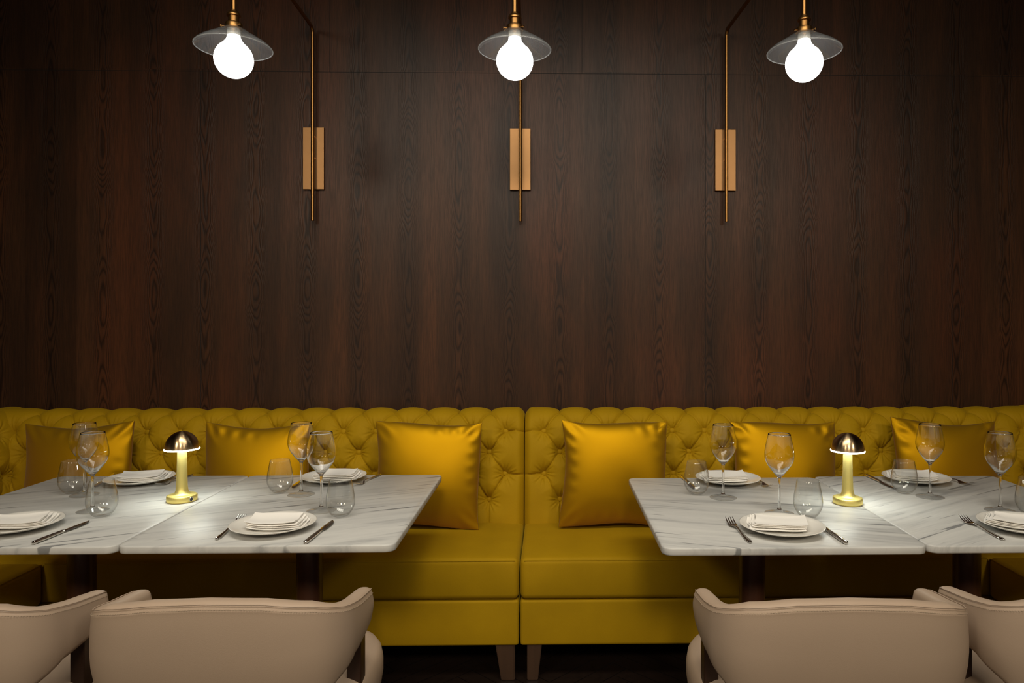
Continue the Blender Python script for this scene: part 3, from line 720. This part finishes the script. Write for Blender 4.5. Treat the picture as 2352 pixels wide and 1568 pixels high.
# ------------------------------------------------------------------ wall lamps with pendant globe
BZ = 2.228; PY = 2.45; RY = WY - .042
def wall_lamp(label, pxrod, pxplate, pxbulb):
    xr = aty(pxrod, 350, RY).x; xp = aty(pxplate, 370, WY - .01).x - xr; xb = aty(pxbulb, 140, PY).x - xr
    t = thing('wall_lamp', label, 'lamp', (xr, WY, 0), 0, 'brass arm globe lamps on the wall')
    bm = bmesh.new(); box(bm, xp - .049, xp + .049, -.016, -.001, 1.958, 2.248, .0015, 2); mesh_obj('wall_plate', bm, PLATEM, t, False)
    bm = bmesh.new(); tube(bm, [(0, -.014, 2.10), (0, -.040, 2.10)], .007, 16); tube(bm, [(0, -.014, 2.20), (0, -.040, 2.20)], .007, 16); mesh_obj('standoff', bm, BRONZE, t, True, 50)
    y = RY - WY; yb = PY - WY; zt = 2.705
    pts = [(0, y, 1.808), (0, y, 2.0), (0, y, 2.3), (0, y, zt - .03)]
    for k in range(1, 7):
        a = k / 6 * PI / 2; pts.append((0, y - .03 * (1 - math.cos(a)), zt - .03 + .03 * math.sin(a)))
    pts += [(xb * .5, (y + yb) / 2, zt)]
    for k in range(0, 7):
        a = k / 6 * PI / 2; pts.append((xb, yb + .03 * (1 - math.sin(a)), zt - .03 + .03 * math.cos(a)))
    pts += [(xb, yb, 2.5), (xb, yb, BZ + .150)]
    n0 = 11
    bm = bmesh.new(); tube(bm, pts, .0082, 16); mesh_obj('arm', bm, BRONZE, t, True, 50)
    g = BZ
    bm = bmesh.new(); lathe(bm, [(0, g + .166), (.011, g + .166), (.013, g + .160), (.019, g + .157), (.0225, g + .150), (.0225, g + .146), (.0175, g + .144), (.0170, g + .126), (.019, g + .124), (.026, g + .122), (.0285, g + .118), (.0285, g + .104), (.020, g + .102), (0, g + .102)], 48, xb, yb)
    sk = mesh_obj('socket', bm, BRONZE, t, True, 40)
    for k in range(3):
        a = D2R(200 + 120 * k); bm = bmesh.new()
        v = Vector((math.cos(a), math.sin(a), 0)); c = Vector((xb, yb, g + .110))
        tube(bm, [c + v * .026, c + v * .038, c + v * .0385, c + v * .041], [.0016, .0016, .0035, .0035], 10); mesh_obj('screw', bm, BRONZE, sk, True, 50)
    bm = bmesh.new(); out = [(.0240, g + .1085), (.030, g + .106), (.040, g + .099), (.060, g + .086), (.085, g + .071), (.106, g + .058), (.1185, g + .048), (.1232, g + .0415)]
    inn = [(r, z - .0028) for r, z in reversed(out)]
    lathe(bm, out + [(.1240, g + .0398)] + inn, 80, xb, yb, True); shd = mesh_obj('glass_shade', bm, SHADEG, t, True, 70)
    bm = bmesh.new(); lathe(bm, [(.1232 + .0019 * math.cos(k * PI / 4), g + .0392 + .0016 * math.sin(k * PI / 4)) for k in range(8)], 80, xb, yb, True); mesh_obj('rim', bm, RIMG, shd)
    bm = bmesh.new(); R = .0625
    pr = [(0, g - R)] + [(R * math.cos(D2R(a)), g + R * math.sin(D2R(a))) for a in range(-84, 56, 6)]
    pr += [(.0300, g + .0585), (.0245, g + .066), (.0215, g + .074), (.0208, g + .080), (0, g + .080)]
    lathe(bm, pr, 64, xb, yb); mesh_obj('bulb', bm, BULB, t, True, 60)
    bm = bmesh.new(); lathe(bm, [(0, g + .0802), (.0205, g + .0802), (.0212, g + .083), (.0212, g + .104), (0, g + .104)], 48, xb, yb); mesh_obj('neck_reflection', bm, CERAMIC, t, True, 40)  # added pale stub imitating the light-grey reflection at the bulb neck
    return t
wall_lamp('brass wall lamp with white globe bulb at the left, above the left tables', 718, 720.5, 537)
wall_lamp('brass wall lamp with white globe bulb in the middle, above the sofa gap', 1195, 1195, 1182.5)
wall_lamp('brass wall lamp with white globe bulb at the right, above the right tables', 1668.5, 1666, 1847)
# ------------------------------------------------------------------ cream chairs
def chair(label, loc, rz):
    t = thing('dining_chair', label, 'chair', loc, rz, 'cream leather chairs in front of the tables')
    # half of the plan path, from the middle of the back to the tip of the arm
    key = [(0, -.158), (.07, -.1565), (.14, -.152), (.19, -.143), (.225, -.125), (.247, -.092), (.254, -.05), (.257, .0), (.259, .05), (.260, .095)]
    P = catmull([(x, y, 0) for x, y in key], 8); P = [(v.x, v.y) for v in P]
    d = [0]
    for a, b in zip(P, P[1:]): d.append(d[-1] + math.hypot(b[0] - a[0], b[1] - a[1]))
    Lh = d[-1]; half = []
    for (x, y), s in zip(P, d):
        x *= 1.017
        q = s / Lh
        zt = interp([0, .25, .45, .58, .66, .74, .84, .93, 1], [.768, .764, .752, .732, .724, .717, .711, .705, .701], q)
        zb = interp([0, .25, .45, .55, .66, .8, .92, 1], [.455, .475, .53, .568, .596, .606, .618, .640], q)
        th = interp([0, .5, .7, .85, 1], [.0245, .0245, .024, .023, .021], q)
        e = (Lh - s) / .030; k = math.sqrt(max(0.0, 1 - (1 - min(1, e)) ** 2)) if e < 1 else 1
        half.append((x, y, zt, zb, th, k))
    full = [(-x, y, zt, zb, th, k) for x, y, zt, zb, th, k in reversed(half[1:])] + half
    bm = bmesh.new(); rings = []; NS = 44; seamO = []; seamI = []
    for i, (x, y, zt, zb, th, k) in enumerate(full):
        a = full[max(i - 1, 0)]; b = full[min(i + 1, len(full) - 1)]; tx, ty = b[0] - a[0], b[1] - a[1]; l = math.hypot(tx, ty); nx, ny = ty / l, -tx / l
        k = max(k, .06); zc = (zt + zb) / 2; hh = (zt - zb) / 2 * (1 - (1 - k) * .35); tt = th * k; ring = []
        # rounded rectangle section, straight sides
        r = min(tt * .82, .021); pts = []
        for (sa, sb, a0) in ((1, 1, 0), (-1, 1, 90), (-1, -1, 180), (1, -1, 270)):
            for m in range(6):
                an = D2R(a0 + m * 18); pts.append((sa * (tt - r) + r * math.cos(an), sb * (hh - r) + r * math.sin(an)))
            if sb == 1 and sa == -1:
                for m in range(1, 5): pts.append((-tt - .003 * math.sin(PI * m / 5), (hh - r) * (1 - 2 * m / 5)))
        for m in range(1, 5): pts.append((tt + .003 * math.sin(PI * m / 5), -(hh - r) * (1 - 2 * m / 5)))
        for (u, w) in pts:
            lean = -.020 * ((zc + w) < .62) * (.62 - (zc + w)) / .17
            uu = u + lean * (abs(x) < .3)
            ring.append(bm.verts.new((x + nx * uu, y + ny * uu, zc + w)))
        rings.append(ring)
        if k > .75:
            seamO.append((x + nx * (tt - .0035), y + ny * (tt - .0035), zc + hh - .0035)); seamI.append((x + nx * (tt + .0006), y + ny * (tt + .0006), zc + hh - .0135))
    for A, Bq in zip(rings, rings[1:]):
        for j in range(len(A)): bm.faces.new((A[j], A[(j + 1) % len(A)], Bq[(j + 1) % len(A)], Bq[j]))
    bm.faces.new(rings[0][::-1]); bm.faces.new(rings[-1]); bmesh.ops.recalc_face_normals(bm, faces=bm.faces)
    sh = mesh_obj('backrest', bm, LEATHER, t)
    bm = bmesh.new(); tube(bm, seamO, .0012, 6); mesh_obj('piping', bm, LEATHER, sh)
    bm = bmesh.new()     # stitches
    S = [Vector(p) for p in seamI]; acc = 0
    L2 = [0]
    for a, b in zip(S, S[1:]): L2.append(L2[-1] + (b - a).length)
    n = int(L2[-1] / .0055)
    for k in range(n):
        def at(s): return Vector([float(np.interp(s, L2, [p[c] for p in S])) for c in range(3)])
        tube(bm, [at(k * .0055), at(k * .0055 + .0036)], .0006, 5)
    mesh_obj('stitching', bm, STITCH, sh)
    # seat
    bm = bmesh.new(); n = 72
    def ringpts(sc_, z, yo=0):
        out = []
        for k in range(n):
            a = 2 * PI * k / n; ca, sa = math.cos(a), math.sin(a); e = 2 / 3.6
            x = .286 * math.copysign(abs(ca) ** e, ca); y = .245 * math.copysign(abs(sa) ** e, sa)
            x *= 1 - .05 * max(0, -y / .245)
            out.append((x * sc_, .095 + y * sc_ + yo, z))
        return out
    prof = [(.0, .385), (.90, .385), (.955, .392), (.985, .41), (1, .44), (1, .465), (.985, .49), (.95, .505), (.88, .514), (.7, .519), (.4, .521), (.0, .522)]
    prev = None
    for s_, z in prof:
        if s_ == 0: cur = [bm.verts.new((0, .095, z))]
        else: cur = [bm.verts.new(p) for p in ringpts(s_, z)]
        if prev:
            for k in range(n):
                j = (k + 1) % n
                if len(prev) == 1: bm.faces.new((prev[0], cur[j], cur[k]))
                elif len(cur) == 1: bm.faces.new((prev[k], prev[j], cur[0]))
                else: bm.faces.new((prev[k], prev[j], cur[j], cur[k]))
        prev = cur
    bmesh.ops.recalc_face_normals(bm, faces=bm.faces)
    mesh_obj('seat', bm, LEATHER, t)
    for sx in (-1, 1):
        bm = bmesh.new(); box(bm, *sorted((sx * .239, sx * .272)), .012, .055, .47, .640, .002, 2); mesh_obj('arm_post', bm, DARK, t, False)
    for sx in (-1, 1):
        for y0, sp in ((-.08, -.04), (.24, .02)):
            bm = bmesh.new(); xx = sx * .20
            tube(bm, [(xx + sx * .025, y0 + sp, .0), (xx, y0, .40)], [.011, .018], 4); mesh_obj('leg', bm, DARK, t, False)
    return t
c0 = chair('cream leather chair in front of the left inner table, seen from behind', (-.711, 1.668, 0), D2R(.6))
dup(c0, (-1.343, 1.668, 0), D2R(-1), 'cream leather chair cut by the left photo edge')
dup(c0, (.631, 1.642, 0), D2R(-1.2), 'cream leather chair in front of the right inner table, seen from behind')
dup(c0, (1.229, 1.650, 0), D2R(0), 'cream leather chair cut by the right photo edge')
# ------------------------------------------------------------------ light
def area(name, loc, target, size, power, col=(1, .93, .82), shape='DISK', sy=None, spread=None):
    l = bpy.data.lights.new(name, 'AREA'); l.shape = shape; l.size = size; l.energy = power; l.color = col
    if sy: l.size_y = sy
    if spread: l.spread = D2R(spread)
    o = bpy.data.objects.new(name, l); COL.objects.link(o); o.location = loc
    o.rotation_euler = (Vector(target) - Vector(loc)).to_track_quat('-Z', 'Y').to_euler(); return o
for x, tx in ((-2.1, -1.1), (.05, -.05), (2.3, 1.1)):
    area('ceiling_spotlight', (x, -1.7, 3.0), (tx, 2.7, .5), .55, 9.0, (1, .87, .68), spread=85)
area('ceiling_panel_light', (-.1, 1.2, 3.22), (-.1, 2.2, .5), 2.5, 33, (1, .93, .80), 'RECTANGLE', .7, 125)
wd = bpy.data.worlds.new('world'); sc.world = wd; wd.use_nodes = True
bg = wd.node_tree.nodes['Background']; bg.inputs[0].default_value = (1, .80, .58, 1); bg.inputs[1].default_value = .20
vs = sc.view_settings; vs.view_transform = 'Standard'; vs.look = 'None'; vs.gamma = 1; vs.exposure = 0; vs.use_curve_mapping = False
sc.cycles.max_bounces = 14; sc.cycles.transparent_max_bounces = 16; sc.cycles.transmission_bounces = 12
sc.cycles.use_denoising = True; sc.cycles.sample_clamp_indirect = 4
